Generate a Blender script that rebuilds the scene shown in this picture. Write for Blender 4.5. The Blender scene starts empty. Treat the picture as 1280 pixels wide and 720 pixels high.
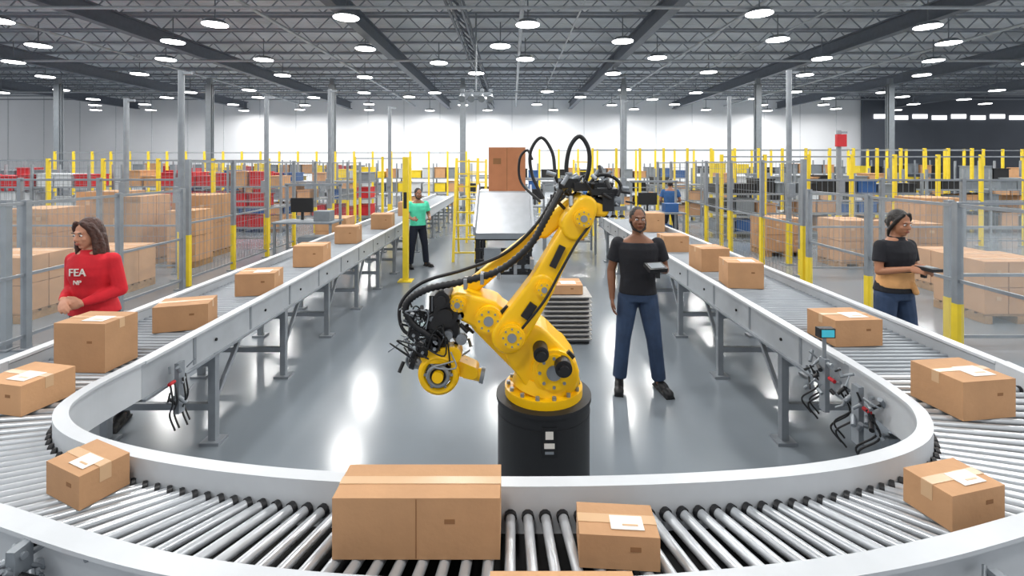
import bpy, math, random
from mathutils import Vector, Matrix
random.seed(7)
V=Vector
sc=bpy.context.scene
try:
    sc.view_settings.view_transform='Standard'
except Exception: pass

# ---------------------------------------------------------------- materials
def mat(name,col,rough=.5,metal=0.,var=.08,scale=6,bump=0.,bscale=40,emit=0.,alpha=1.,rand=0.,spec=.5):
    m=bpy.data.materials.new(name); m.use_nodes=True
    nt=m.node_tree; b=nt.nodes['Principled BSDF']
    b.inputs['Roughness'].default_value=rough; b.inputs['Metallic'].default_value=metal
    b.inputs['Specular IOR Level'].default_value=spec
    tc=nt.nodes.new('ShaderNodeTexCoord'); nz=nt.nodes.new('ShaderNodeTexNoise')
    nz.inputs['Scale'].default_value=scale; nz.inputs['Detail'].default_value=4
    nt.links.new(tc.outputs['Object'],nz.inputs['Vector'])
    mr=nt.nodes.new('ShaderNodeMapRange'); mr.inputs[1].default_value=.3; mr.inputs[2].default_value=.7
    mr.inputs[3].default_value=1-var; mr.inputs[4].default_value=1+var
    nt.links.new(nz.outputs['Fac'],mr.inputs[0])
    vm=nt.nodes.new('ShaderNodeVectorMath'); vm.operation='SCALE'; vm.inputs[0].default_value=col[:3]
    last=mr.outputs[0]
    if rand:
        oi=nt.nodes.new('ShaderNodeObjectInfo'); r2=nt.nodes.new('ShaderNodeMapRange')
        r2.inputs[3].default_value=1-rand; r2.inputs[4].default_value=1+rand
        nt.links.new(oi.outputs['Random'],r2.inputs[0])
        mm=nt.nodes.new('ShaderNodeMath'); mm.operation='MULTIPLY'
        nt.links.new(last,mm.inputs[0]); nt.links.new(r2.outputs[0],mm.inputs[1]); last=mm.outputs[0]
    nt.links.new(last,vm.inputs['Scale']); nt.links.new(vm.outputs[0],b.inputs['Base Color'])
    if bump:
        n2=nt.nodes.new('ShaderNodeTexNoise'); n2.inputs['Scale'].default_value=bscale; n2.inputs['Detail'].default_value=3
        nt.links.new(tc.outputs['Object'],n2.inputs['Vector'])
        bp=nt.nodes.new('ShaderNodeBump'); bp.inputs['Strength'].default_value=bump; bp.inputs['Distance'].default_value=.02
        nt.links.new(n2.outputs['Fac'],bp.inputs['Height']); nt.links.new(bp.outputs[0],b.inputs['Normal'])
    if emit:
        b.inputs['Emission Color'].default_value=(*col[:3],1); b.inputs['Emission Strength'].default_value=emit
    if alpha<1: b.inputs['Alpha'].default_value=alpha
    return m
def s(r,g,b):
    f=lambda c:((c/255+.055)/1.055)**2.4 if c>10 else c/255/12.92
    return (f(r),f(g),f(b))
M={}
M['card']=mat('cardboard',s(190,146,106),.8,var=.07,rand=.12,bump=.08)
M['card_dk']=mat('cardboard_edge',s(140,98,62),.8)
M['tape']=mat('packing_tape',s(204,168,130),.3,var=.03)
M['label']=mat('paper_label',s(228,222,214),.6,var=.03)
M['white']=mat('painted_white_steel',s(196,200,204),.35,var=.04)
M['side']=mat('conveyor_side_steel',s(176,181,186),.35,.2,var=.06)
M['roller']=mat('roller_steel',s(196,200,204),.3,.45,var=.05)
M['roller2']=mat('roller_dull_steel',s(150,156,162),.4,.3,var=.05)
M['black']=mat('black_plastic',s(22,23,26),.45,var=.15)
M['dark']=mat('gap_shade_and_bolt_black',s(8,8,9),.9)  # shade between rollers put into the colour; also used on frame bolts
M['steel']=mat('galvanised_steel',s(142,148,154),.4,.4,var=.1)
M['grey']=mat('grey_paint',s(120,127,133),.5,var=.08)
M['yellow']=mat('safety_yellow',s(228,200,44),.45,var=.06)
M['ryel']=mat('robot_yellow',s(248,194,8),.32,var=.05,scale=4)
M['red']=mat('red_plastic',s(186,32,40),.5,var=.1)
M['blue']=mat('blue_plastic',s(40,84,140),.5,var=.1)
M['teal']=mat('teal_screen',s(60,170,190),.3,emit=.35)
M['wire']=mat('wire_mesh',s(130,136,142),.5,.2)
M['plexi']=mat('clear_guard_panel',s(205,215,220),.08,alpha=.08,var=.02)
M['wood']=mat('pallet_wood',s(166,130,90),.8,var=.2,scale=12)
M['bright']=mat('lamp_lens',(1,1,1),.5,emit=9,var=0)
M['win']=mat('lit_strip',(1,1,1),.5,emit=1.6,var=0)

class MB:
    def __init__(s): s.v=[];s.f=[];s.m=[];s.s=[]
    def add(s,vs,fs,m=0,sm=False):
        o=len(s.v); s.v+=[tuple(x) for x in vs]
        for f in fs: s.f.append([i+o for i in f]); s.m.append(m); s.s.append(sm)
    def box(s,c,d,m=0,R=None):
        c=V(c); vs=[]
        for x in(-.5,.5):
            for y in(-.5,.5):
                for z in(-.5,.5):
                    p=V((x*d[0],y*d[1],z*d[2])); vs.append(c+(R@p if R else p))
        s.add(vs,[(0,1,3,2),(4,6,7,5),(0,4,5,1),(2,3,7,6),(0,2,6,4),(1,5,7,3)],m)
    def frame(s,p0,p1,up=None):
        d=(V(p1)-V(p0)); L=d.length; d=d/L if L else V((0,0,1))
        u=V(up) if up else V((0,0,1))
        if abs(d.dot(u))>.98: u=V((0,1,0)) if abs(d.y)<.9 else V((1,0,0))
        a=d.cross(u).normalized(); b=a.cross(d)
        return d,a,b,L
    def beam(s,p0,p1,w,h,m=0):
        d,a,b,L=s.frame(p0,p1); R=Matrix((a,d,b)).transposed()
        s.box((V(p0)+V(p1))/2,(w,L,h),m,R)
    def cyl(s,p0,p1,r0,r1=None,seg=12,m=0,cap=True,sm=True):
        if r1 is None:r1=r0
        d,a,b,L=s.frame(p0,p1); p0=V(p0);p1=V(p1)
        A=[];B=[]
        for i in range(seg):
            t=2*math.pi*i/seg; e=a*math.cos(t)+b*math.sin(t); A.append(p0+e*r0);B.append(p1+e*r1)
        s.add(A+B,[(i,(i+1)%seg,seg+(i+1)%seg,seg+i) for i in range(seg)],m,sm)
        if cap: s.add(A,[tuple(range(seg))[::-1]],m); s.add(B,[tuple(range(seg))],m)
    def ell(s,c,r,m=0,R=None,seg=14,rg=9):
        if not hasattr(r,'__len__'): r=(r,r,r)
        c=V(c);vs=[]
        def T(p): return c+(R@p if R else p)
        vs.append(T(V((0,0,r[2]))))
        for j in range(1,rg):
            ph=math.pi*j/rg
            for i in range(seg):
                t=2*math.pi*i/seg
                vs.append(T(V((r[0]*math.sin(ph)*math.cos(t),r[1]*math.sin(ph)*math.sin(t),r[2]*math.cos(ph)))))
        vs.append(T(V((0,0,-r[2]))))
        f=[(0,1+i,1+(i+1)%seg) for i in range(seg)]
        for j in range(rg-2):
            for i in range(seg):
                a=1+j*seg+i;b=1+j*seg+(i+1)%seg; f.append((a,a+seg,b+seg,b))
        n=len(vs)-1;o=1+(rg-2)*seg
        f+=[(o+i,n,o+(i+1)%seg) for i in range(seg)]
        s.add(vs,f,m,True)
    def loft(s,rings,m=0,sm=True,cap=True):
        n=len(rings[0]);vs=[p for r in rings for p in r];f=[]
        for j in range(len(rings)-1):
            for i in range(n): f.append((j*n+i,j*n+(i+1)%n,(j+1)*n+(i+1)%n,(j+1)*n+i))
        s.add(vs,f,m,sm)
        if cap: s.add(rings[0],[tuple(range(n))[::-1]],m);s.add(rings[-1],[tuple(range(n))],m)
    def tube(s,pts,r,seg=8,m=0,rib=0,sub=6):
        P=crom([V(p) for p in pts],sub); rings=[]
        a=None
        for i,p in enumerate(P):
            d=(P[min(i+1,len(P)-1)]-P[max(i-1,0)]).normalized()
            if a is None:
                a=d.orthogonal().normalized()
            a=(a-d*a.dot(d)).normalized(); b=d.cross(a)
            rr=r+(rib if i%2 else 0)
            rings.append([p+(a*math.cos(2*math.pi*k/seg)+b*math.sin(2*math.pi*k/seg))*rr for k in range(seg)])
        s.loft(rings,m)
    def limb(s,p,r,m=0,seg=12):
        for i in range(len(p)):
            s.ell(p[i],r[i],m,seg=seg,rg=8)
            if i: s.cyl(p[i-1],p[i],r[i-1],r[i],seg,m)
    def link(s,p0,r0,p1,r1,y0,y1,m=0,n=10):
        a=V((p0[0],p0[1]));b=V((p1[0],p1[1]));d=b-a;L=d.length;th=math.atan2(d.y,d.x)
        off=math.acos(max(-1,min(1,(r0-r1)/L)))
        poly=[]
        for i in range(n+1):
            t=th+off+(2*math.pi-2*off)*i/n; poly.append((a.x+r0*math.cos(t),a.y+r0*math.sin(t)))
        for i in range(n+1):
            t=th-off+2*off*i/n; poly.append((b.x+r1*math.cos(t),b.y+r1*math.sin(t)))
        s.prism(poly,y0,y1,m)
    def prism(s,poly,y0,y1,m=0):
        n=len(poly);A=[V((x,y0,z)) for x,z in poly];B=[V((x,y1,z)) for x,z in poly]
        s.add(A+B,[(i,(i+1)%n,n+(i+1)%n,n+i) for i in range(n)]+[tuple(range(n))[::-1],tuple(range(n,2*n))],m)
    def obj(s,name,mats,parent=None,bevel=0,loc=(0,0,0),rz=0,remesh=0,smooth=2,seg=2):
        me=bpy.data.meshes.new(name); me.from_pydata(s.v,[],s.f)
        for m in mats: me.materials.append(m if not isinstance(m,str) else M[m])
        me.polygons.foreach_set('material_index',s.m); me.polygons.foreach_set('use_smooth',s.s)
        me.update()
        o=bpy.data.objects.new(name,me); sc.collection.objects.link(o)
        o.location=loc;o.rotation_euler=(0,0,rz)
        if parent:o.parent=parent
        if bevel:
            b=o.modifiers.new('bev','BEVEL');b.width=bevel;b.segments=seg;b.limit_method='ANGLE';b.angle_limit=math.radians(35)
        if remesh:
            r=o.modifiers.new('rm','REMESH');r.mode='VOXEL';r.voxel_size=remesh;r.use_smooth_shade=True
            q=o.modifiers.new('sm','SMOOTH');q.factor=.5;q.iterations=smooth
        return o
def crom(P,sub=6):
    if len(P)<3: return [V(p) for p in P]
    out=[]
    Q=[P[0]*2-P[1]]+list(P)+[P[-1]*2-P[-2]]
    for i in range(1,len(Q)-2):
        for k in range(sub):
            t=k/sub
            a,b,c,d=Q[i-1],Q[i],Q[i+1],Q[i+2]
            out.append(.5*((2*b)+(c-a)*t+(2*a-5*b+4*c-d)*t*t+(3*b-a-3*c+d)*t**3))
    out.append(P[-1]); return out
def empty(name,loc=(0,0,0),rz=0,sc_=1):
    e=bpy.data.objects.new(name,None); sc.collection.objects.link(e); e.location=loc; e.rotation_euler=(0,0,rz); e.scale=(sc_,)*3
    e.empty_display_size=.1
    return e

# ---------------------------------------------------------------- camera / world
cam=bpy.data.cameras.new('camera'); co=bpy.data.objects.new('camera',cam); sc.collection.objects.link(co)
co.location=(0,0,2.17); co.rotation_euler=(math.pi/2,0,0)
cam.sensor_width=36; cam.lens=36*600/1280; cam.shift_y=-155/1280; cam.clip_end=300; cam.clip_start=.05
sc.camera=co
w=bpy.data.worlds.new('world'); sc.world=w; w.use_nodes=True
w.node_tree.nodes['Background'].inputs[0].default_value=(.95,.97,1,1)
w.node_tree.nodes['Background'].inputs[1].default_value=.75  # added ambient fill, let in where rear and side walls are left out

# ---------------------------------------------------------------- room
HW=46; YB=40; YF=-6; CZ=7.9
fm=mat('polished_concrete',s(126,134,141),.2,var=.07,scale=.6,spec=.6)
nt=fm.node_tree; b=nt.nodes['Principled BSDF']
nz=nt.nodes.new('ShaderNodeTexNoise'); nz.inputs['Scale'].default_value=.9; nz.inputs['Detail'].default_value=3
mr=nt.nodes.new('ShaderNodeMapRange'); mr.inputs[3].default_value=.10; mr.inputs[4].default_value=.24
tc=nt.nodes.new('ShaderNodeTexCoord'); nt.links.new(tc.outputs['Object'],nz.inputs['Vector'])
nt.links.new(nz.outputs['Fac'],mr.inputs[0]); nt.links.new(mr.outputs[0],b.inputs['Roughness'])
m=MB(); m.box((0,(YB+YF)/2,-.1),(2*HW,YB-YF,.2)); m.obj('floor',[fm])
wallm=mat('white_wall_panel',s(240,242,245),.7,var=.02,scale=.5)
wallg=mat('grey_wall_panel',s(92,98,108),.7,var=.06,scale=.5)
m=MB(); m.box((0,YB+.1,CZ/2),(2*HW,.2,CZ),0)
for i in range(-15,16): m.box((i*3,YB-.01,CZ/2),(.05,.03,CZ),1)
m.obj('wall_back',[wallm,mat('panel_seam',s(210,214,218),.7)])
m=MB(); m.box((37.5,YB-.2,CZ/2),(17,.2,CZ),0)
m.obj('wall_partition',[wallg])
m=MB()
for i in range(9): m.box((30.5+i*1.6,YB-.35,6.1-(i%2)*.1),(1.2,.06,.35),0)
m.obj('window_1',['win'])
m=MB(); m.box((0,YB-.05,.15),(58,.06,.3)); m.obj('baseboard_back',['grey'])
cm=mat('roof_deck',s(196,201,206),.6,.0,var=.16,scale=.4)
nt=cm.node_tree; wv=nt.nodes.new('ShaderNodeTexWave'); wv.bands_direction='Y'; wv.inputs['Scale'].default_value=1.6
tc=nt.nodes.new('ShaderNodeTexCoord'); nt.links.new(tc.outputs['Object'],wv.inputs['Vector'])
bp=nt.nodes.new('ShaderNodeBump'); bp.inputs['Strength'].default_value=.8; bp.inputs['Distance'].default_value=.06
nt.links.new(wv.outputs['Fac'],bp.inputs['Height']); nt.links.new(bp.outputs[0],nt.nodes['Principled BSDF'].inputs['Normal'])
m=MB(); m.box((0,(YB+YF)/2,CZ+.1),(2*HW,YB-YF,.2)); m.obj('ceiling',[cm])
m=MB()
y=10.5
while y<39:
    m.beam((-HW,y,CZ-.06),(HW,y,CZ-.06),.09,.09,0); m.beam((-HW,y,CZ-.55),(HW,y,CZ-.55),.09,.08,0)
    x=-34
    while x<34:
        m.beam((x,y,CZ-.06),(x+.5,y,CZ-.55),.035,.035,0); m.beam((x+.5,y,CZ-.55),(x+1,y,CZ-.06),.035,.035,0); x+=1
    y+=2.0
m.obj('roof_joists',[mat('joist_paint',s(140,146,154),.5,.1)])
m=MB()
for x in(-31,-22,-13.4,-5.2,4.8,13.4,22,31):
    m.box((x,17,CZ-.62),(.28,45.6,.05));m.box((x,17,CZ-1.15),(.32,45.6,.06));m.box((x,17,CZ-.88),(.05,45.6,.5))
for x in(-1.9,-1.5):
    m.beam((x,-6,CZ-.75),(x,39.9,CZ-.75),.07,.07); m.beam((x,-6,CZ-1.1),(x,39.9,CZ-1.1),.07,.07)
y=8
while y<39:
    m.beam((-1.9,y,CZ-.75),(-1.5,y+.5,CZ-1.1),.04,.04);m.beam((-1.5,y,CZ-1.1),(-1.9,y+.5,CZ-.75),.04,.04);y+=1
m.obj('roof_girders',[mat('girder_paint',s(100,106,116),.5,.1)])
m=MB()
for x,r,z in((.3,.07,1.0),(7.5,.05,.9),(-8,.06,.95),(-17,.05,.9),(17.5,.06,.95),(2.2,.03,.8),(10.2,.03,.8)):
    m.cyl((x,-6,CZ-z),(x,39.6,CZ-z),r,seg=8)
for y_ in(13,20,29): m.cyl((-34,y_+.6,CZ-1.3),(34,y_+.6,CZ-1.3),.05,seg=8)
m.obj('sprinkler_pipes',[mat('pipe_paint',s(172,177,182),.4,.2)])
# high bay lamps (denser rows to the back of the hall)
m=MB(); pts=[]; R0=random.Random(11)
for j,y in enumerate((0,5,10,14.2,17,19.8,22.8,28,31,34,37.6)):
    for i in range(-6,7):
        x=i*5.3+(1.3 if j%2 else -1.1)
        yy=y
        if y>12: x+=R0.uniform(-1.0,1.0); yy=y+R0.uniform(-.7,.7)
        pts.append((x,min(yy,38.5),CZ-1.5))
for p in pts:
    m.cyl((p[0],p[1],p[2]+.02),(p[0],p[1],p[2]+.14),.38,.26,16,0)
    m.cyl((p[0],p[1],p[2]),(p[0],p[1],p[2]+.02),.36,.36,16,1)
    m.cyl((p[0],p[1],p[2]+.14),(p[0],p[1],CZ-.62),.02,seg=6,m=0)
hl=m.obj('high_bay_lights',['grey','bright'])
for p in pts:
    if abs(p[0])>27: continue
    l=bpy.data.lights.new('lamp','AREA'); l.shape='DISK'; l.size=.68; l.energy=128; l.color=(1,.985,.96)
    o=bpy.data.objects.new('lamp',l); sc.collection.objects.link(o); o.location=(p[0],p[1],p[2]-.03); o.parent=hl
for x in(-24,-16,-9.5,-2.6,5.9,13.0,20):
    m=MB(); m.box((0,0,3.2),(.3,.04,6.4));m.box((0,.13,3.2),(.28,.03,6.4));m.box((0,-.13,3.2),(.28,.03,6.4));m.box((0,0,.02),(.5,.5,.04)); m.box((0,0,6.55),(.2,.2,.3))
    m.obj('steel_column',['grey'],loc=(x,25.4,0))
m=MB(); m.cyl((0,0,4.6),(0,0,CZ-.7),.03,seg=8); m.box((0,0,4.5),(1.0,.1,.12))
for q in(-.45,-.15,.2,.48): m.cyl((q,0,4.45),(q,-.25,4.3),.09,.12,12); m.box((q,.05,4.62),(.12,.2,.1))
m.obj('overhead_camera_mount',['grey'],loc=(-1.2,16,0))

# ---------------------------------------------------------------- curved roller conveyor
ZB=.85
inn=[(-2.35,3.0),(-2.36,2.62),(-2.26,2.36),(-1.97,2.15),(-1.45,1.98),(-0.8,1.87),(0,1.83),(0.8,1.86),(1.4,1.95),(1.83,2.12),(2.05,2.36),(2.12,2.65),(2.14,3.0)]
out=[(-3.15,3.0),(-3.13,2.55),(-2.95,2.18),(-2.5,1.94),(-1.85,1.74),(-0.97,1.5),(0,1.42),(0.97,1.5),(1.75,1.68),(2.4,1.9),(2.82,2.2),(2.98,2.6),(3.02,3.0)]
I=crom([V((a,b,0)) for a,b in inn],14); O=crom([V((a,b,0)) for a,b in out],14)
def strip(mb,C,side,t,z0,z1,mi):
    n=len(C);rings=[]
    for i in range(n):
        d=(C[min(i+1,n-1)]-C[max(i-1,0)]).normalized(); nn=V((-d.y,d.x,0))*side
        a=C[i]; b_=a+nn*t
        rings.append([V((a.x,a.y,z0)),V((b_.x,b_.y,z0)),V((b_.x,b_.y,z1)),V((a.x,a.y,z1))])
    mb.loft(rings,mi,sm=False)
m=MB()
strip(m,I,1,.035,.70,.925,0); strip(m,I,1,.06,.925,.94,0)
strip(m,O,-1,.04,.60,.925,0); strip(m,O,-1,.075,.925,.94,0); strip(m,O,-1,.07,.60,.615,0)
m.add([V((p.x,p.y,.76)) for p in I]+[V((p.x,p.y,.76)) for p in O],[(i,i+1,len(I)+i+1,len(I)+i) for i in range(len(I)-1)],2)  # black sheet under the curve, painted shade for the roller gaps
L=[0]
mid=[(a+b_)/2 for a,b_ in zip(I,O)]
for i in range(1,len(mid)): L.append(L[-1]+(mid[i]-mid[i-1]).length)
n=int(L[-1]/.072)
for k in range(n+1):
    t=L[-1]*k/n*.9999; i=max(j for j in range(len(L)-1) if L[j]<=t); u=(t-L[i])/(L[i+1]-L[i])
    a=I[i].lerp(I[i+1],u); b_=O[i].lerp(O[i+1],u); a.z=b_.z=ZB-.019
    d=(b_-a).normalized()
    m.cyl(a,b_,.0185,seg=14,m=1); m.cyl(a+d*.0,a+d*.018,.024,seg=10,m=3); m.cyl(b_-d*.018,b_,.024,seg=10,m=3)
for k in (12,40,70,98,128,156):
    for C in (I,O):
        p=C[min(k,len(C)-1)]
        m.box((p.x,p.y,.33),(.06,.06,.62),4); m.box((p.x,p.y,.01),(.14,.14,.02),4)
    a=I[k];b_=O[k]; m.beam((a.x,a.y,.3),(b_.x,b_.y,.3),.04,.04,4)
for k in range(4,len(O)-4,12):
    d=(O[k+1]-O[k-1]).normalized(); nn=V((-d.y,d.x,0))*-1
    p=O[k]+nn*.04; p.z=.89; m.cyl(p,p+nn*.006,.009,seg=8,m=4)
m.obj('roller_conveyor',['white','roller','dark','black','steel'])

def straight(xi,xo,y0,y1):
    m=MB(); sg=1 if xo>xi else -1
    for x,s_ in((xi,-sg),(xo,sg)):
        xc=x+s_*.018
        m.box((xc,(y0+y1)/2,.8),(.035,y1-y0,.23),0)
        m.box((x+s_*.03,(y0+y1)/2,.93),(.07,y1-y0,.018),4)
        m.box((x+s_*.03,(y0+y1)/2,.69),(.06,y1-y0,.015),3)
        yy=y0+.5
        while yy<min(y1,12):
            m.box((x+s_*.037,yy,.81),(.006,.03,.2),3); m.cyl((x+s_*.03,yy+.25,.8),(x+s_*.045,yy+.25,.8),.012,seg=8,m=2); yy+=.75
    m.box(((xi+xo)/2,(y0+y1)/2,.785),(abs(xo-xi),y1-y0,.01),2)  # black sheet under the rollers, gap shade as plain colour
    y=y0+.04
    while y<y1:
        m.cyl((xi,y,ZB-.018),(xo,y,ZB-.018),.018,seg=8 if y<9 else 6,m=1,cap=False); y+=.06 if y<9 else .09
    y=y0+.75
    while y<y1:
        for x in(xi-sg*.02,xo+sg*.02):
            m.box((x,y,.35),(.055,.055,.7),3); m.box((x,y,.012),(.15,.13,.024),3)
        m.beam((xi,y,.28),(xo,y,.28),.04,.05,3); m.beam((xi,y,.62),(xo,y,.62),.04,.05,3)
        if y<12: m.beam((xi-sg*.02,y,.3),(xi-sg*.02,y+.35,.68),.03,.03,3)
        y+=1.15
    return m.obj('roller_conveyor',['side','roller2','dark','steel','white'])
straight(-2.35,-3.15,3.0,20)
straight(2.14,3.02,3.0,11.6)

# ---------------------------------------------------------------- cartons
def carton(x,y,w,d,h,yaw=0,z=ZB+.001,label=True,lx=None):
    m=MB(); m.box((0,0,h/2),(w,d,h),0)
    m.box((0,0,h+.0005),(w*.98,.004,.0015),1)
    m.box((0,0,h+.001),(w+.002,.04,.0025),2)
    for sx in(-1,1): m.box((sx*(w/2+.0008),0,h-.03),(.002,.04,.06),2)
    if w>.5: m.box((0,-d/2-.0005,h*.5),(.003,.0015,h*.96),1)
    if label:
        m.box((w*.12,-d*.12,h+.0025),(w*.42,d*.42,.002),3)
        m.box((w*.16,-d*.2,h+.004),(w*.2,d*.05,.001),2)
    m.box((w*.2,-d/2-.0008,h*.62),(.035,.001,.016),1)
    return m.obj('cardboard_box',['card','card_dk','tape','label','black'],bevel=.003,loc=(x,y,z),rz=math.radians(yaw))
for a in [(-.32,1.69,.56,.18,.205,0,ZB+.001,False),(.355,1.635,.26,.15,.11,-4),
          (-1.72,1.95,.24,.17,.13,-24),(-2.68,2.66,.3,.26,.16,-12),(-2.73,3.16,.34,.25,.31,-3),
          (-2.66,3.92,.38,.27,.2,18,ZB+.001,False),(-2.6,4.95,.37,.3,.22,10),(-2.62,6.3,.38,.32,.27,4,ZB+.001,False),(-2.76,8.1,.36,.32,.28,2,ZB+.001,False),(-2.66,9.9,.42,.4,.3,6,ZB+.001,False),(-2.7,12.4,.4,.4,.35,0,ZB+.001,False),
          (1.68,1.83,.26,.17,.13,14),(2.45,2.62,.32,.28,.2,8),(2.5,3.62,.36,.3,.19,4),(2.5,5.25,.36,.34,.27,-8),(2.48,6.05,.36,.34,.28,5,ZB+.001,False),(2.46,7.35,.38,.34,.24,0,ZB+.001,False),(2.75,9.5,.42,.4,.36,0,ZB+.001,False)]:
    carton(*a)
m=MB(); m.box((0,0,.86),(1.1,.40,.03),0)
for x in(-.5,.5):
    for y in(-.17,.17): m.box((x,y,.4225),(.04,.04,.845),1)
m.obj('packing_table',['white','steel'],loc=(.1,1.125,0),bevel=.004)
carton(.135,1.245,.39,.15,.175,0,z=.876)

# ---------------------------------------------------------------- robot
ry=3.05
rob=empty('industrial_robot_arm',(0,ry,0))
m=MB()
m.cyl((.2,0,.0),(.2,0,.70),.29,seg=48,m=0); m.cyl((.2,0,.70),(.2,0,.725),.3,seg=48,m=0); m.cyl((.2,0,.0),(.2,0,.03),.31,seg=48)
for z in(.1,.62): m.cyl((.2,0,z),(.2,0,z+.01),.293,seg=48)
m.obj('pedestal',[mat('pedestal_black',s(26,27,30),.5,var=.1)],rob)
m=MB(); 
m.box((.215,-.292,.57),(.085,.004,.17),0); m.box((.215,-.295,.61),(.045,.002,.045),1); m.box((.215,-.295,.55),(.06,.002,.03),1); m.box((.215,-.295,.51),(.05,.002,.015),2)
m.obj('label_plate',['black','label','steel'],rob)
m=MB()
m.cyl((.2,0,.725),(.2,0,.775),.245,seg=40); m.cyl((.2,0,.775),(.21,0,.85),.2,.185,seg=40)
for i in range(14):
    t=2*math.pi*i/14; m.cyl((.2+.222*math.cos(t),.222*math.sin(t),.775),(.2+.222*math.cos(t),.222*math.sin(t),.795),.014,seg=6,m=1)
m.obj('base_flange',['ryel','steel'],rob,bevel=.006)
m=MB()
m.link((.24,.89),.17,(.11,1.04),.155,-.15,.15)
m.link((.2,.93),.155,(-.15,1.22),.11,-.12,.12)
m.link((.3,.86),.1,(.36,.83),.06,-.1,.1)
m.link((-.15,1.24),.1,(-.33,1.31),.075,-.13,.13)
m.link((-.02,1.14),.105,(.18,1.44),.078,-.2,-.02)
m.link((.14,1.37),.082,(.39,1.83),.056,-.19,-.03)
m.link((.38,1.8),.09,(.44,1.91),.072,-.21,.0)
m.link((-.33,1.32),.05,(.22,1.77),.036,.02,.12)
m.link((.2,1.75),.052,(.42,1.94),.052,-.03,.12)
m.link((.44,1.91),.052,(.55,1.89),.04,-.16,-.04)
m.obj('arm_castings',['ryel'],rob,bevel=.022,seg=4)
m=MB()
def drum(x,z,r,y0,y1,mi=0,bolts=8):
    m.cyl((x,y0,z),(x,y1,z),r,seg=32,m=mi); m.cyl((x,y0-.012,z),(x,y0,z),r*.82,seg=32,m=mi); m.cyl((x,y0-.02,z),(x,y0-.012,z),r*.35,seg=20,m=2)
    for i in range(bolts):
        t=2*math.pi*i/bolts; m.cyl((x+r*.66*math.cos(t),y0-.018,z+r*.66*math.sin(t)),(x+r*.66*math.cos(t),y0-.01,z+r*.66*math.sin(t)),r*.08,seg=6,m=2)
drum(.25,.93,.13,-.19,.19); drum(-.14,1.23,.085,-.17,.17); drum(.0,1.15,.078,-.225,.16)
drum(.42,1.85,.058,-.235,.05); drum(.19,1.43,.05,-.22,-.01,0,6); drum(-.33,1.32,.05,-.15,.15)
drum(.22,1.77,.04,.0,.14,1,5)
m.obj('joint_drums',['ryel','black','steel'],rob,bevel=.004)
m=MB()
for x,z,r,y0,y1 in((.3,.98,.05,-.27,-.19),(.17,1.06,.045,-.26,-.14),(-.4,1.26,.075,-.16,.14),(-.46,1.2,.06,-.12,.1),(-.42,1.36,.05,-.2,.0)):
    m.cyl((x,y0,z),(x,y1,z),r,seg=24,m=0); m.cyl((x,y0-.03,z),(x,y0,z),r*.6,seg=16,m=0)
m.box((-.43,0,1.31),(.16,.2,.1),0); m.box((-.47,-.02,1.12),(.12,.16,.18),0); m.box((-.38,-.05,1.15),(.1,.1,.1),0)
m.box((-.47,0,1.0),(.1,.12,.12),0); m.beam((-.45,0,1.1),(-.42,0,.95),.07,.1,0)
for i in range(6): m.box((-.43+.025*i-.06,-.102,1.31),(.008,.01,.09),1)
m.box((.33,-.16,1.0),(.09,.03,.05),0,Matrix.Rotation(-.8,3,'Y')); m.box((-.02,-.14,1.26),(.1,.02,.06),0,Matrix.Rotation(.8,3,'Y'))
m.box((.1,-.21,1.3),(.05,.02,.1),0,Matrix.Rotation(.6,3,'Y')); m.box((.27,-.2,1.62),(.04,.02,.14),0,Matrix.Rotation(.45,3,'Y'))
# end effector
m.cyl((.5,-.1,1.92),(.56,-.1,1.91),.055,seg=20,m=0); m.box((.58,-.1,1.94),(.07,.13,.11),0); m.cyl((.61,-.1,1.95),(.66,-.1,1.95),.04,seg=20,m=1)
m.box((.56,-.1,2.0),(.16,.1,.04),0); m.box((.54,-.08,2.04),(.16,.06,.03),0)
for x in(.52,.57,.62,.67):
    m.cyl((x,-.12,1.91),(x,-.12,1.86),.01,seg=8,m=1); m.cyl((x,-.12,1.86),(x,-.12,1.845),.012,.024,seg=14,m=0)
m.beam((.5,-.12,1.9),(.7,-.12,1.9),.025,.025,1)
m.box((.45,-.05,2.03),(.14,.14,.05),0); m.box((.35,-.03,2.05),(.12,.1,.06),0); m.cyl((.28,-.03,2.01),(.42,-.03,2.09),.03,seg=12,m=1)
R1=random.Random(21)
for i in range(60):
    a=V((R1.uniform(.27,.72),R1.uniform(-.2,.04),R1.uniform(1.91,2.11))); b_=a+V((R1.uniform(-.06,.06),R1.uniform(-.04,.04),R1.uniform(-.06,.06)))
    m.cyl(a,b_,R1.uniform(.005,.016),seg=8,m=R1.choice((0,0,1)))
m.obj('motors_and_gripper',['black','steel'],rob,bevel=.004)
m=MB()
def ring(c,R,r,mi,ax='y'):
    pts=[]
    for i in range(25):
        t=2*math.pi*i/24; pts.append(V(c)+(V((R*math.cos(t),0,R*math.sin(t))) if ax=='y' else V((0,R*math.cos(t),R*math.sin(t)))))
    m.tube(pts,r,8,mi,sub=2)
ring((-.45,-.1,.88),.105,.024,0); ring((-.45,-.13,.88),.06,.013,2); ring((-.45,.05,.88),.1,.02,0); ring((-.62,-.02,.93),.045,.01,2)
m.cyl((-.45,-.12,.88),(-.45,.08,.88),.07,seg=24,m=1); m.cyl((-.45,-.155,.88),(-.45,-.12,.88),.035,seg=16,m=0)
for i in range(6):
    t=math.pi*i/3; m.beam((-.45,-.11,.88),(-.45+.1*math.cos(t),-.11,.88+.1*math.sin(t)),.016,.016,2)
m.link((-.42,.93),.05,(-.25,.87),.04,-.07,.05,0); m.link((-.52,.99),.04,(-.36,1.0),.05,-.12,-.02,0)
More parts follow.
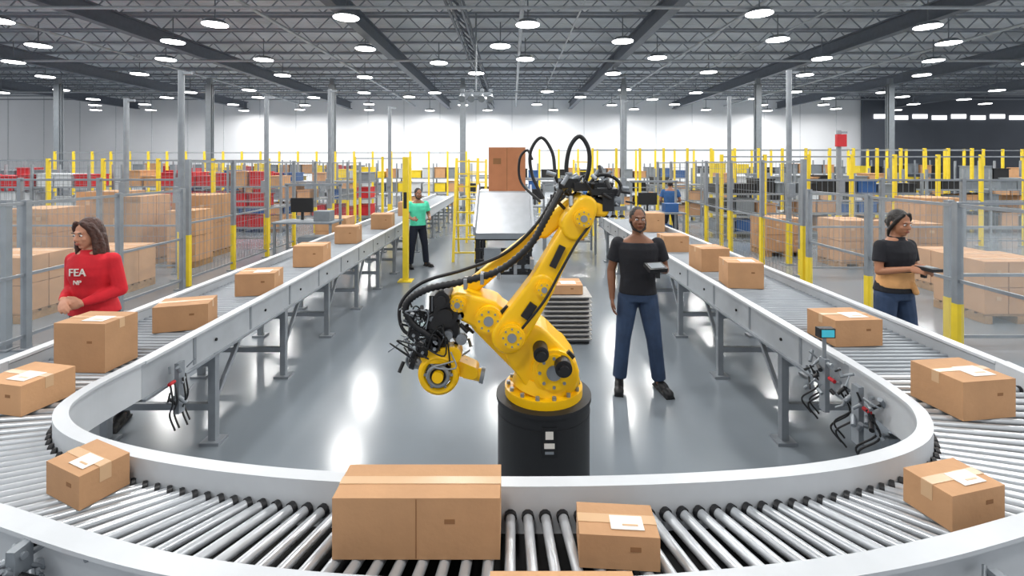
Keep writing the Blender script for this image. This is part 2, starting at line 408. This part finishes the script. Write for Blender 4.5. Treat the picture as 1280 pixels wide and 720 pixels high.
m.cyl((-.3,-.02,.86),(-.2,-.02,.84),.04,seg=20,m=0); m.cyl((-.2,-.02,.84),(-.175,-.02,.835),.05,seg=20,m=2)
m.cyl((-.6,-.04,.93),(-.5,-.04,.9),.04,seg=16,m=2); m.cyl((-.63,-.04,.94),(-.6,-.04,.93),.05,seg=16,m=1)
m.box((-.56,0,1.0),(.08,.1,.1),1)
for i in range(110):
    a=V((R1.uniform(-.68,-.28),R1.uniform(-.12,.1),R1.uniform(.86,1.3))); b_=a+V((R1.uniform(-.07,.07),R1.uniform(-.05,.05),R1.uniform(-.06,.06)))
    m.cyl(a,b_,R1.uniform(.004,.014),seg=8,m=R1.choice((1,1,2,2)))
for i in range(14):
    a=V((R1.uniform(-.62,-.3),-.1,R1.uniform(1.02,1.27))); m.cyl(a,a+V((0,-.03,0)),R1.uniform(.02,.035),seg=14,m=R1.choice((1,2,2))); m.cyl(a+V((0,-.03,0)),a+V((0,-.04,0)),.01,seg=8,m=2)
m.obj('service_tool',['ryel','black','steel'],rob,bevel=.003)
m=MB()
m.tube([(-.46,-.12,1.1),(-.6,-.14,1.2),(-.64,-.15,1.32),(-.52,-.15,1.41),(-.3,-.15,1.46),(-.08,-.17,1.53),(.1,-.2,1.68),(.2,-.18,1.84),(.3,-.12,2.01)],.018,10,0,rib=.006,sub=14)
m.tube([(-.5,-.1,1.12),(-.66,-.1,1.14),(-.69,-.08,1.3),(-.56,-.05,1.43),(-.3,.0,1.5),(-.05,0,1.6),(.15,0,1.78),(.28,0,1.99)],.011,8,0)
m.tube([(.36,0,2.05),(.345,0,2.15),(.37,0,2.28),(.43,0,2.345),(.485,0,2.27),(.49,0,2.15),(.46,0,2.04)],.014,10,0)
m.tube([(.2,0,1.95),(.13,.05,2.1),(.12,.05,2.25),(.19,.05,2.34),(.26,.03,2.24),(.28,0,2.08),(.34,0,2.0)],.011,10,0)
m.tube([(.13,.05,2.2),(.1,.1,2.26),(.05,.1,2.2),(.06,.1,2.05),(.18,.0,1.93)],.009,8,0)
m.tube([(.46,-.1,2.03),(.53,-.1,2.1),(.62,-.1,2.09),(.67,-.1,2.03),(.63,-.1,1.96)],.011,8,0)
m.tube([(.06,-.22,1.2),(.19,-.24,1.37),(.28,-.23,1.53),(.38,-.24,1.71),(.46,-.22,1.81)],.008,8,0)
for k in range(24):
    a=V((R1.uniform(-.68,-.36),R1.uniform(-.16,-.02),R1.uniform(.98,1.25)))
    m.tube([a,a+V((R1.uniform(-.08,.08),-.04,R1.uniform(-.1,.1))),a+V((R1.uniform(-.12,.1),-.02,R1.uniform(-.12,.1))),a+V((R1.uniform(-.1,.1),0,R1.uniform(-.12,.05)))],.005,6,R1.choice((0,0,1)))
for k in range(5):
    x=-.3+.1*k; m.box((x+.02,-.14,1.45+.03*k),(.02,.09,.06),1)
m.obj('hose_pack',['black','steel'],rob)

# ---------------------------------------------------------------- people
def ering(c,rx,ry,n=24,ex=2.4,z=None):
    r=[]
    for i in range(n):
        t=2*math.pi*i/n; ct,st=math.cos(t),math.sin(t)
        r.append(V((c[0]+rx*math.copysign(abs(ct)**(2/ex),ct),c[1]+ry*math.copysign(abs(st)**(2/ex),st),c[2])))
    return r
def hand(mb,w,d,nrm,acr,curl=.5,mi=0):
    d=V(d).normalized(); nrm=V(nrm); nrm=(nrm-d*nrm.dot(d)).normalized(); acr_=d.cross(nrm); 
    if acr_.dot(V(acr))<0: acr_=-acr_
    a=acr_; w=V(w); R=Matrix((a,nrm,d)).transposed()
    mb.ell(w+d*.048,(.040,.017,.055),mi,R)
    mb.ell(w+d*.07,(.042,.014,.03),mi,R)
    for i,Ln in enumerate((.072,.08,.074,.058)):
        p=w+d*(.088-(.006 if i in(0,3) else 0))+a*(.031-.0205*i); r=.0098 if i<3 else .0085
        pts=[p-d*.02]; ang=0; pts.append(p)
        for k,fr in enumerate((.45,.32,.23)):
            ang+=curl*(.55,.95,.6)[k]
            p=p+(d*math.cos(ang)+nrm*math.sin(ang))*Ln*fr; pts.append(p)
        mb.limb(pts,[r,r,r*.97,r*.9,r*.8],mi,seg=8)
    p=w+d*.02+a*.026
    d1=(a*.75+d*.7+nrm*.25*curl).normalized(); d2=(a*.25+d+nrm*.9*curl).normalized()
    mb.limb([p,p+d1*.038,p+d1*.038+d2*.03,p+d1*.038+d2*.052],[.016,.0125,.011,.009],mi,seg=8)
def cloth(name,c,var=.1): return mat(name,c,.85,var=var,scale=9,bump=.6,bscale=8)
def person(name,loc,yaw,scl,J,skin,shirt,pants,shoe,hair,female=False,sleeve='short',hairstyle='short',head=(0,0),extra=None,vx=.006):
    e=empty(name,loc,math.radians(yaw),scl)
    g=lambda k:V(J[k])
    if female: T=[(.86,.145,.105),(.93,.165,.12),(1.0,.15,.11),(1.08,.125,.095),(1.17,.128,.098),(1.26,.145,.118),(1.33,.152,.115),(1.39,.148,.088),(1.43,.1,.07),(1.47,.055,.055)]
    else: T=[(.86,.15,.105),(.93,.162,.115),(1.0,.152,.11),(1.08,.146,.105),(1.18,.155,.112),(1.28,.172,.122),(1.36,.18,.118),(1.42,.165,.095),(1.455,.11,.075),(1.49,.06,.058)]
    lean=J.get('lean',0)
    def ctr(z): return (0,-lean*max(0,z-.95),z)
    def torso(mb,z0,z1,inf):
        R=[ering(ctr(z),a+inf,b+inf) for z,a,b in T if z0<=z<=z1]; mb.loft(R)
    sk=mat('skin_'+name,skin,.5,var=.04); 
    m=MB(); torso(m,.8,1.6,0)
    hc=g('head'); nb=V(ctr(1.42)); m.limb([nb,nb.lerp(hc,.6)+V((0,.015,0)),hc+V((0,.01,-.03))],[.06,.05,.05])
    ar=.043 if female else .05
    for sd in('l','r'):
        sh,el,wr=g('sh_'+sd),g('el_'+sd),g('wr_'+sd)
        m.limb([sh,sh.lerp(el,.35),el,el.lerp(wr,.3),wr],[ar*1.1,ar,ar*.8,ar*.82,.026])
        hd=J['hd_'+sd]; hand(m,wr,hd[0],hd[1],hd[2],hd[3])
        hp,kn,an=g('hp_'+sd),g('kn_'+sd),g('an_'+sd)
        m.limb([hp,kn,kn.lerp(an,.3),an],[.085,.055,.055,.036]); toe=g('toe_'+sd); m.limb([an+V((0,.02,-.03)),toe],[.035,.03])
    RH=Matrix.Rotation(math.radians(head[0]),3,'Z')@Matrix.Rotation(math.radians(head[1]),3,'X')
    def H(p): return hc+RH@V(p)
    m.ell(H((0,.012,.022)),(.073,.092,.098),0,RH); m.ell(H((0,-.028,-.035)),(.060,.066,.075),0,RH)
    m.ell(H((0,-.055,-.09)),(.028,.03,.024),0,RH); m.ell(H((0,-.02,-.07)),(.05,.055,.035),0,RH)
    m.limb([H((0,-.086,.012)),H((0,-.106,-.022))],[.009,.014]); m.ell(H((0,-.096,-.028)),(.018,.012,.009),0,RH)
    m.ell(H((0,-.08,.026)),(.05,.014,.012),0,RH); m.ell(H((0,-.086,-.058)),(.026,.012,.016),0,RH)
    for q in(-1,1): m.ell(H((q*.073,.012,-.012)),(.010,.018,.03),0,RH); m.ell(H((q*.036,-.066,-.025)),(.022,.022,.02),0,RH)
    m.obj('body',[sk],e,remesh=vx)
    m=MB()
    for q in(-1,1):
        m.ell(H((q*.03,-.083,.006)),(.0135,.008,.0075),0,RH); m.ell(H((q*.03,-.0895,.006)),(.006,.004,.006),1,RH)
        m.ell(H((q*.031,-.089,.03)),(.019,.006,.004),1,RH)
    m.ell(H((0,-.098,-.056)),(.023,.007,.005),2,RH); m.ell(H((0,-.096,-.064)),(.019,.007,.006),2,RH)
    m.obj('face_features',[mat('eye_white_'+name,(.8,.8,.8),.3),mat('iris_'+name,(.02,.012,.01),.3),mat('lip_'+name,(skin[0]*.75,skin[1]*.45,skin[2]*.45),.4)],e)
    m=MB(); torso(m,.9 if not J.get('crop') else 1.05,1.44,.019)
    for sd in('l','r'):
        sh,el,wr=g('sh_'+sd),g('el_'+sd),g('wr_'+sd)
        if sleeve=='long': m.limb([sh,sh.lerp(el,.4),el,el.lerp(wr,.5),el.lerp(wr,.9)],[ar*1.4,ar*1.35,ar*1.25,ar*1.15,.036])
        else:
            m.ell(sh,ar*1.35); q=sh.lerp(el,.62); m.cyl(sh,q,ar*1.36,ar*1.42,16)
    nb1=V(ctr(1.435)); m.cyl(nb1-V((0,0,.05)),nb1+V((0,-.002,.035)),.085,.066,16)
    m.obj('shirt',[shirt],e,remesh=.008,smooth=3)
    m=MB(); torso(m,.86,1.05,.012)
    for sd in('l','r'):
        hp,kn,an=g('hp_'+sd),g('kn_'+sd),g('an_'+sd)
        m.limb([hp,hp.lerp(kn,.5),kn,kn.lerp(an,.5)],[.102,.09,.074,.07]); m.cyl(kn.lerp(an,.5),an+V((0,0,.0)),.07,.068,16)
    m.obj('trousers',[pants],e,remesh=.009,smooth=3)
    m=MB()
    for sd in('l','r'):
        an,toe=g('an_'+sd),g('toe_'+sd); hl_=V((an.x,an.y+.035,.045)); tt=V((toe.x,toe.y,.04))
        d=(tt-hl_).normalized(); a=V((-d.y,d.x,0)).normalized(); RR=Matrix((a,d,V((0,0,1)))).transposed()
        m.ell(hl_,(.04,.045,.043),0,RR); m.ell(tt,(.046,.065,.036),0,RR); m.ell(hl_.lerp(tt,.5)+V((0,0,.012)),(.043,.09,.045),0,RR); m.cyl(hl_,an+V((0,0,.03)),.042,.042,12)
        c=hl_.lerp(tt,.5); m.box((c.x,c.y,.012),(.085,(tt-hl_).length+.1,.022),0,RR)
    m.obj('shoes',[shoe],e,remesh=.007)
    m=MB()
    if hairstyle=='short': m.ell(H((0,.022,.034)),(.079,.092,.094),0,RH); m.ell(H((0,.05,-.01)),(.068,.062,.08),0,RH); m.limb([H((-.075,.0,-.02)),H((-.055,-.045,-.085)),H((0,-.075,-.108)),H((.055,-.045,-.085)),H((.075,.0,-.02))],[.008,.013,.014,.013,.008])
    else: m.ell(H((0,.026,.036)),(.081,.095,.096),0,RH); m.ell(H((0,.055,-.01)),(.07,.065,.085),0,RH)
    if hairstyle=='long':
        for q in(-1,1):
            m.limb([H((q*.06,-.02,.07)),H((q*.08,.01,-.02)),H((q*.082,.02,-.12)),H((q*.085,.0,-.2)),H((q*.085,-.02,-.27))],[.028,.026,.03,.03,.016])
            m.limb([H((q*.03,-.055,.1)),H((q*.065,-.045,.06)),H((q*.08,-.025,-.03)),H((q*.085,-.03,-.12)),H((q*.08,-.05,-.22))],[.02,.017,.018,.022,.012])
        m.limb([H((0,.07,.0)),H((0,.075,-.12)),H((0,.07,-.22)),H((0,.07,-.28))],[.065,.06,.055,.035])
        for q in(-1,1): m.limb([H((q*.045,.06,-.05)),H((q*.05,.06,-.2)),H((q*.05,.06,-.27))],[.045,.04,.022])
    elif hairstyle=='bun':
        m.ell(H((0,.118,-.02)),(.036,.032,.036),0,RH)
        for q in(-1,1): m.limb([H((q*.03,-.05,.1)),H((q*.068,-.035,.05)),H((q*.078,0,-.03)),H((q*.072,.03,-.08)),H((q*.068,.03,-.14))],[.018,.016,.018,.018,.01])
    m.obj('hair',[mat('hair_'+name,hair,.5,var=.35,scale=40,bump=.6,bscale=60)],e,remesh=.007)
    if extra: extra(e,H,g)
    return e
jeans=cloth('denim',s(46,64,92),.2); blk=cloth('black_cotton',s(24,25,32)); redc=cloth('red_fleece',s(200,28,42)); shoeb=mat('shoe_black',s(20,20,22),.5)
stand=dict(hp_l=(.09,0,.88),kn_l=(.15,-.025,.49),an_l=(.2,.02,.1),toe_l=(.26,-.14,.03),hp_r=(-.09,0,.88),kn_r=(-.14,-.025,.49),an_r=(-.17,.02,.1),toe_r=(-.19,-.15,.03))
def scan(e,H,g):
    m=MB(); w_=g('wr_l'); c=w_+V((-.09,-.09,.045)); Rz=Matrix.Rotation(.4,3,'Z')@Matrix.Rotation(.35,3,'X')
    m.box(c,(.18,.12,.035),0,Rz); m.box(c+Rz@V((0,0,.019)),(.14,.085,.004),1,Rz); m.box(c+V((.02,.0,-.05)),(.035,.04,.09),0)
    m.obj('handheld_scanner',['black','grey'],e,bevel=.006)
    m=MB(); m.box(w_.lerp(g('el_l'),.1),(.05,.05,.03),0); m.obj('wrist_watch',['black'],e,bevel=.005)
J=dict(stand); J.update(sh_l=(.185,0,1.40),el_l=(.26,.04,1.15),wr_l=(.215,-.19,1.19),sh_r=(-.185,0,1.40),el_r=(-.25,.03,1.13),wr_r=(-.245,-.05,.88),head=(0,-.02,1.635),
 hd_l=((-.75,-.6,.05),(0,0,1),(.0,-1,0),.7),hd_r=((.02,-.1,-1),(1,0,0),(0,-1,0),.45))
person('warehouse_man',(1.215,4.64,0),-8,1.0,J,s(122,80,56),blk,jeans,shoeb,s(20,16,15),head=(6,-2),extra=scan)
def redx(e,H,g):
    for txt,z,sz in(('FEA',1.27,.085),('NP',1.2,.05)):
        c=bpy.data.curves.new('print','FONT'); c.body=txt; c.size=sz; c.extrude=.004; c.align_x='CENTER'
        o=bpy.data.objects.new('sweater_print',c); sc.collection.objects.link(o); o.parent=e; o.location=(0,-.168,z); o.rotation_euler=(math.pi/2,0,0); c.materials.append(M['label'])
J=dict(stand); J.update(lean=.08,sh_l=(.16,-.02,1.375),el_l=(.21,.0,1.12),wr_l=(.07,-.2,1.06),sh_r=(-.16,-.02,1.375),el_r=(-.21,.02,1.12),wr_r=(-.08,-.2,1.09),head=(0,-.07,1.60),
 hd_l=((-.85,-.4,-.1),(0,1,0),(0,0,1),.5),hd_r=((.5,-.6,-.3),(.3,.5,-.6),(.3,0,1),.5))
person('warehouse_woman',(-3.49,4.02,0),0,1.0,J,s(196,140,112),redc,cloth('dark_jeans',s(36,44,66)),shoeb,s(64,34,24),female=True,sleeve='long',hairstyle='long',head=(-8,10),extra=redx,vx=.007)
def blkx(e,H,g):
    m=MB(); m.loft([ering((0,-.01,.98),.172,.13),ering((0,-.01,1.06),.158,.125),ering((0,-.012,1.13),.156,.125)]); m.limb([(.06,-.14,1.03),(.08,-.15,.95)],[.02,.028])
    m.obj('waist_wrap',[cloth('tan_cloth',s(214,160,104))],e,remesh=.008)
    m=MB(); c=(g('wr_l')+g('wr_r'))/2+V((0,-.1,.03)); m.box(c,(.11,.2,.03),0); m.box(c+V((0,0,.018)),(.085,.14,.004),1); m.box(c+V((0,.03,-.05)),(.03,.04,.08),0)
    m.obj('handheld_scanner',['black','grey'],e,bevel=.005)
J=dict(stand); J.update(lean=.05,sh_l=(.16,-.01,1.375),el_l=(.2,-.02,1.13),wr_l=(.07,-.22,1.18),sh_r=(-.16,-.01,1.375),el_r=(-.2,-.03,1.13),wr_r=(-.06,-.22,1.19),head=(0,-.06,1.60),
 hd_l=((-.15,-1,.1),(-.7,0,-.4),(0,0,1),.7),hd_r=((.15,-1,.1),(.7,0,-.4),(0,0,1),.7))
person('warehouse_woman',(3.74,4.7,0),8,1.0,J,s(166,114,84),blk,jeans,shoeb,s(24,18,16),female=True,hairstyle='bun',head=(0,12),extra=blkx,vx=.007)
J=dict(stand); J.update(sh_l=(.18,0,1.40),el_l=(.26,.02,1.14),wr_l=(.2,-.22,1.1),sh_r=(-.18,0,1.40),el_r=(-.26,0,1.15),wr_r=(-.2,-.22,1.1),head=(0,-.02,1.63),
 hd_l=((-.3,-1,.0),(-.7,0,-.4),(0,0,1),.6),hd_r=((.3,-1,.0),(.7,0,-.4),(0,0,1),.6))
person('warehouse_man',(-1.98,10.1,0),30,.95,J,s(150,105,80),cloth('mint_vest',s(90,225,185)),cloth('navy',s(26,32,48)),shoeb,s(30,24,20),head=(0,8),vx=.01)
person('warehouse_man',(4.45,13.5,0),160,1,J,s(150,105,80),cloth('blue_shirt',s(50,90,140)),cloth('navy2',s(26,32,48)),shoeb,s(30,24,20),vx=.012)

# ---------------------------------------------------------------- mid-ground equipment
m=MB()
for i in range(10):
    z=.03+.056*i; m.box((0,0,z+.012),(.54,.44,.024),0); m.box((0,0,z+.036),(.6,.5,.014),1)
m.box((0,0,.015),(.54,.42,.03),2)
m.obj('tray_stack',[mat('tray_grey',s(105,105,108),.5),mat('tray_rim',s(176,174,170),.5),'black'],loc=(.66,6.0,0),bevel=.004)
carton(.64,6.0,.44,.36,.11,0,z=.589)
m=MB()
x0,x1=-.67,.37
m.beam((-.15,8.55,.93),(-.15,9.55,1.6),1.0,.02,0)
for x in(x0,x1): m.beam((x,8.5,.98),(x,9.6,1.68),.04,.2,0)
m.box((-.15,10.05,1.6),(1.04,1.0,.05),0)
for x in(x0+.05,x1-.05):
    for y in(8.7,9.6,10.5): m.box((x,y,.45+(.35 if y>9 else 0)),(.08,.08,.9+(.7 if y>9 else 0)),1)
    m.beam((x,8.7,.15),(x,10.5,.15),.06,.06,1); m.beam((x,8.7,.75),(x,10.5,.75),.06,.06,1)
for z in(.2,.42,.62,.82): m.beam((x0,8.68,z),(x1,8.68,z),.05,.06,1)
for i in range(6): m.cyl((x0+.1+i*.17,8.62,.3),(x0+.1+i*.17,8.62,.36),.06,seg=14,m=2)
m.box((-.15,8.6,.88),(1.0,.1,.1),2); m.box((-.35,8.62,.55),(.3,.1,.22),2); m.box((.1,8.7,.45),(.3,.2,.4),1)
m.obj('inclined_chute_conveyor',['side','black','grey'],bevel=.004)
m=MB();m.box((0,0,.44),(.74,.6,.88),0);m.box((0,0,.881),(.74,.06,.003),1);m.box((0,-.301,.44),(.012,.002,.86),2);m.box((-.2,-.301,.6),(.16,.002,.12),2)
m.obj('cardboard_box',[mat('brown_carton',s(180,118,80),.75,var=.06),'tape','card_dk'],loc=(-.1,9.95,1.626),bevel=.006)
m=MB(); m.box((0,0,1.15),(.1,.1,2.3),0); m.box((0,0,.01),(.26,.26,.02),0); m.box((0,-.055,1.5),(.06,.012,.3),1)
m.obj('safety_post',['yellow','black'],loc=(-1.97,8.9,0),bevel=.006)
for x,y in((-1.05,10.6),(-1.0,13.2),(2.2,14.5)):
    m=MB()
    for q in(-.25,.25): m.beam((q,0,0),(q,.7,2.3),.06,.06)
    for k in range(8): m.beam((-.25,.09*k+.06,.29*k+.2),(.25,.09*k+.06,.29*k+.2),.05,.03)
    for q in(-.25,.25): m.beam((q,1.1,0),(q,.7,2.3),.05,.05)
    m.obj('step_ladder',['yellow'],loc=(x,y,0))
def fence(p0,p1,h,step,yel=0.,plexi=False,mesh=True,pm=0):
    m=MB(); p0=V((*p0,0));p1=V((*p1,0)); d=p1-p0; L=d.length; d/=L; n=max(1,round(L/step)); st=L/n
    for i in range(n+1):
        p=p0+d*st*i
        m.box((p.x,p.y,h/2),(.07,.07,h),pm); m.box((p.x,p.y,.01),(.18,.18,.02),pm)
        if yel: m.box((p.x,p.y,yel/2+.02),(.075,.075,yel),1)
        if i<n:
            q=p+d*st
            for z in(.16,h*.5,h-.04): m.beam((p.x,p.y,z),(q.x,q.y,z),.03,.035,0)
            if plexi:
                a=p+d*.05;b_=q-d*.05; m.beam((a.x,a.y,h*.25+.09),(b_.x,b_.y,h*.25+.09),.006,h*.5-.16,2); m.beam((a.x,a.y,h*.75-.02),(b_.x,b_.y,h*.75-.02),.006,h*.5-.06,2)
            if mesh:
                k=.08
                while k<st:
                    c=p+d*k; m.cyl((c.x,c.y,.16),(c.x,c.y,h-.04),.004,seg=4,m=3,cap=False,sm=False); k+=.11
                z=.3
                while z<h: m.beam((p.x,p.y,z),(q.x,q.y,z),.006,.006,3); z+=.22
    m.obj('safety_fence',['steel','yellow','plexi','wire'])
fence((-5.7,4.3),(-5.7,8.3),1.75,1.33,plexi=True,mesh=False)
fence((-5.7,8.45),(-5.7,18),2.25,1.35,yel=.9)
fence((4.95,4.0),(4.95,8.0),1.75,1.33,yel=.6,plexi=True,mesh=False)
fence((4.95,8.15),(4.95,16.3),2.25,1.3,yel=1.1)
fence((-16,9.5),(-6.6,9.5),1.9,1.6)
fence((5.6,9.3),(15,9.3),1.9,1.6,yel=.5)
fence((-20,13),(-6.6,13),2.3,1.5,yel=2.3)
fence((5.5,12.6),(18,12.6),2.4,1.1,yel=2.4,mesh=False)
fence((-5.4,16.5),(-3.5,16.5),2.4,.8,yel=2.4,mesh=False)
fence((2.8,16.7),(16,16.7),2.7,.8,yel=2.7,mesh=False)
fence((-20,21),(-2,21),2.7,.8,yel=2.7,mesh=False)
fence((1.2,21),(24,21),2.8,.85,yel=2.8,mesh=False)
fence((-9,5.6),(-5.9,5.6),1.75,1.4,plexi=True,mesh=False)
fence((5.1,5.6),(9,5.6),1.75,1.4,plexi=True,mesh=False,yel=.6)
for x,y,h in((-6.2,9.0,3.92),(-6.24,12.2,3.9),(-5.2,13.7,4.3),(6.0,10.4,4.2),(6.2,13.7,4.1),(8.1,11.9,3.0),(-9,11.2,3.7),(-3.9,15.3,4),(3.5,15.2,4.2)):
    m=MB(); m.cyl((0,0,0),(0,0,h),.055,seg=12,m=0); m.cyl((0,0,0),(0,0,.9),.065,seg=12,m=1); m.box((0,0,.01),(.25,.25,.02),0); m.box((0,-.08,1.6),(.14,.1,.3),0); m.beam((0,0,h-.05),(.2,0,h-.05),.05,.05,0)
    if x==8.1: m.box((0,-.08,2.75),(.24,.08,.3),2)
    m.obj('utility_pole',['steel','yellow','red'],loc=(x,y,0))
def rack(x,y,w,h,d,cols,nx,levels,fill=.9,gap=.03):
    m=MB(); keys=['steel']+list(cols)
    for i in range(int(w/1.6)+1):
        xx=-w/2+i*w/int(w/1.6)
        for yy in(-d/2,d/2): m.box((xx,yy,h/2),(.06,.06,h),0)
    for l in range(levels):
        z=.15+l*(h-.2)/levels; lh=(h-.2)/levels
        m.box((0,0,z),(w,d,.05),0)
        for i in range(nx):
            if random.random()>fill: continue
            ww=w/nx-gap; hh=lh*random.uniform(.45,.78); dd=d*random.uniform(.7,.95)
            c=random.randrange(1,len(keys)); X=-w/2+(i+.5)*w/nx
            m.box((X,0,z+.026+hh/2),(ww*.92,dd*.92,hh),c); m.box((X,0,z+.026+hh-.02),(ww,dd,.03),c)
    m.obj('storage_rack',keys,loc=(x,y,0))
rack(-16.5,15.2,7,2.15,.9,['red','red','white'],12,3)
rack(-9.8,15.6,5,2.15,.9,['red','card','red'],9,3)
rack(-9.5,19,8,2.2,1,['red','card','grey','blue'],14,3)
rack(-22,18.5,9,2.3,1,['red','red','grey'],14,3)
rack(9,14.5,6,1.9,.9,['card','blue','grey','black'],10,3)
rack(16,15.5,6,2.0,.9,['card','grey','black'],10,3)
rack(10,19,9,2.0,1,['card','grey','white','black'],14,3)
rack(4,23.8,9,2.2,1,['card','grey','blue','black'],14,3)
rack(-5.5,23.4,7,2.2,1,['card','grey','white','yellow'],12,3)
rack(-15,28.2,14,2.4,1,['red','grey','card','yellow'],20,3)
rack(18,28.2,14,2.4,1,['grey','card','yellow','black'],20,3)
rack(22,19,8,2.3,1,['grey','card','black'],12,3)
def pload(x,y,w,d,h,nx=2,nz=2,yaw=0):
    m=MB()
    for q in(-1,0,1): m.box((q*(w/2-.06),0,.05),(.1,d,.1),1)
    for k in range(6): m.box((0,-d/2+.06+k*(d-.12)/5,.115),(w,.09,.025),1)
    z=.13; lh=(h-.13)/nz
    for l in range(nz):
        for i in range(nx):
            for j in range(2):
                X=-w/2+(i+.5)*w/nx; Y=-d/2+(j+.5)*d/2
                m.box((X,Y,z+lh/2),(w/nx-.012,d/2-.012,lh-.008),0); m.box((X,Y,z+lh-.003),(w/nx-.02,.05,.004),2)
                m.box((X+.03,Y-d/4+.004,z+lh*.6),(w/nx*.2,.006,lh*.14),2)
        z+=lh
    m.obj('pallet_of_boxes',['card','wood','tape','label'],loc=(x,y,0),rz=math.radians(yaw),bevel=.004)
for a in[(-8.2,10.4,1.0,.9,1.5,1,1),(-7.4,11.5,.9,.9,1.45,2,2),(-6.9,10.3,.6,.6,1.2,1,2),(-10,12.0,1,.9,1.5,2,2),(-7.1,6.9,.9,.8,.9,2,2),(-6.9,8.3,.9,.8,.75,2,1),(-10.5,10.8,1,.9,1.2,2,2),
         (6.9,6.9,1.0,.8,.85,3,2),(8.3,10.2,1.0,.8,.95,2,2),(7.6,8.2,.9,.8,.7,2,2),(6.4,11.6,.9,.8,.9,2,2),(9.8,11.3,.9,.9,1.4,1,2),(7.2,10.3,.8,.8,1.0,2,2),(-4.6,12.5,.8,.7,.8,2,2)]: pload(*a)
for x,y,c in((3.8,12.6,'blue'),(.9,14.5,'white'),(-.6,16,'card'),(2.5,18,'blue'),(-1.3,18.8,'grey'),(1.4,11.8,'card'),(-4.5,10.6,'grey')):
    m=MB(); m.box((0,0,.9),(1.3,.7,.04),0)
    for q in(-.6,.6):
        for r in(-.3,.3): m.box((q,r,.44),(.05,.05,.88),1)
        m.box((q,.3,1.3),(.05,.05,.8),1)
    m.box((0,.3,1.7),(1.3,.05,.06),1); m.box((-.2,.15,1.25),(.5,.04,.32),2); m.box((-.2,.17,1.0),(.05,.05,.2),2); m.box((.35,0,1.03),(.35,.3,.22),3); m.box((.1,0,.3),(.8,.5,.03),1); m.box((.1,0,.45),(.5,.4,.26),3)
    m.obj('packing_workstation',['grey','steel','black',c],loc=(x,y,0),bevel=.004)
def fittings(x,y,z,n,sp,screen=False,seed=1):
    random.seed(seed); m=MB()
    m.box((0,0,-.12),(.03,.06,.34),1)
    if screen: m.cyl((0,0,-.3),(0,0,.2),.012,seg=8,m=1); m.box((0,-.01,.22),(.1,.05,.06),0); m.box((0,-.037,.22),(.08,.006,.045),2)
    for i in range(n):
        a=V((random.uniform(-1,1)*sp[0],random.uniform(-1,1)*sp[1],random.uniform(-1,0.2)*sp[2])); b_=a+V((random.uniform(-.05,.05),random.uniform(-.06,.06),random.uniform(-.06,.06)))
        m.cyl(a,b_,random.uniform(.005,.015),seg=8,m=random.choice((0,0,1,1,1,1,1,1)))
    m.cyl((0,-.05,-.06),(0,-.1,-.06),.012,seg=10,m=3)
    for i in range(4):
        a=V((random.uniform(-1,1)*sp[0],random.uniform(-1,1)*sp[1],-.05)); m.tube([a,a+V((.04,-.03,-.12)),a+V((-.03,.04,-.24)),a+V((.02,.02,-.33))],.006,6,0)
    m.obj('sensor_bracket',['black','steel','teal','red'],loc=(x,y,z))
fittings(2.03,3.12,.86,30,(.04,.2,.22),True,3)
fittings(2.03,2.82,.82,26,(.03,.16,.2),False,4)
fittings(-2.25,3.25,.78,16,(.03,.12,.22),False,5)
fittings(-1.6,1.56,.88,30,(.05,.05,.14),False,6)
fittings(1.52,1.49,.84,22,(.05,.04,.12),False,8)
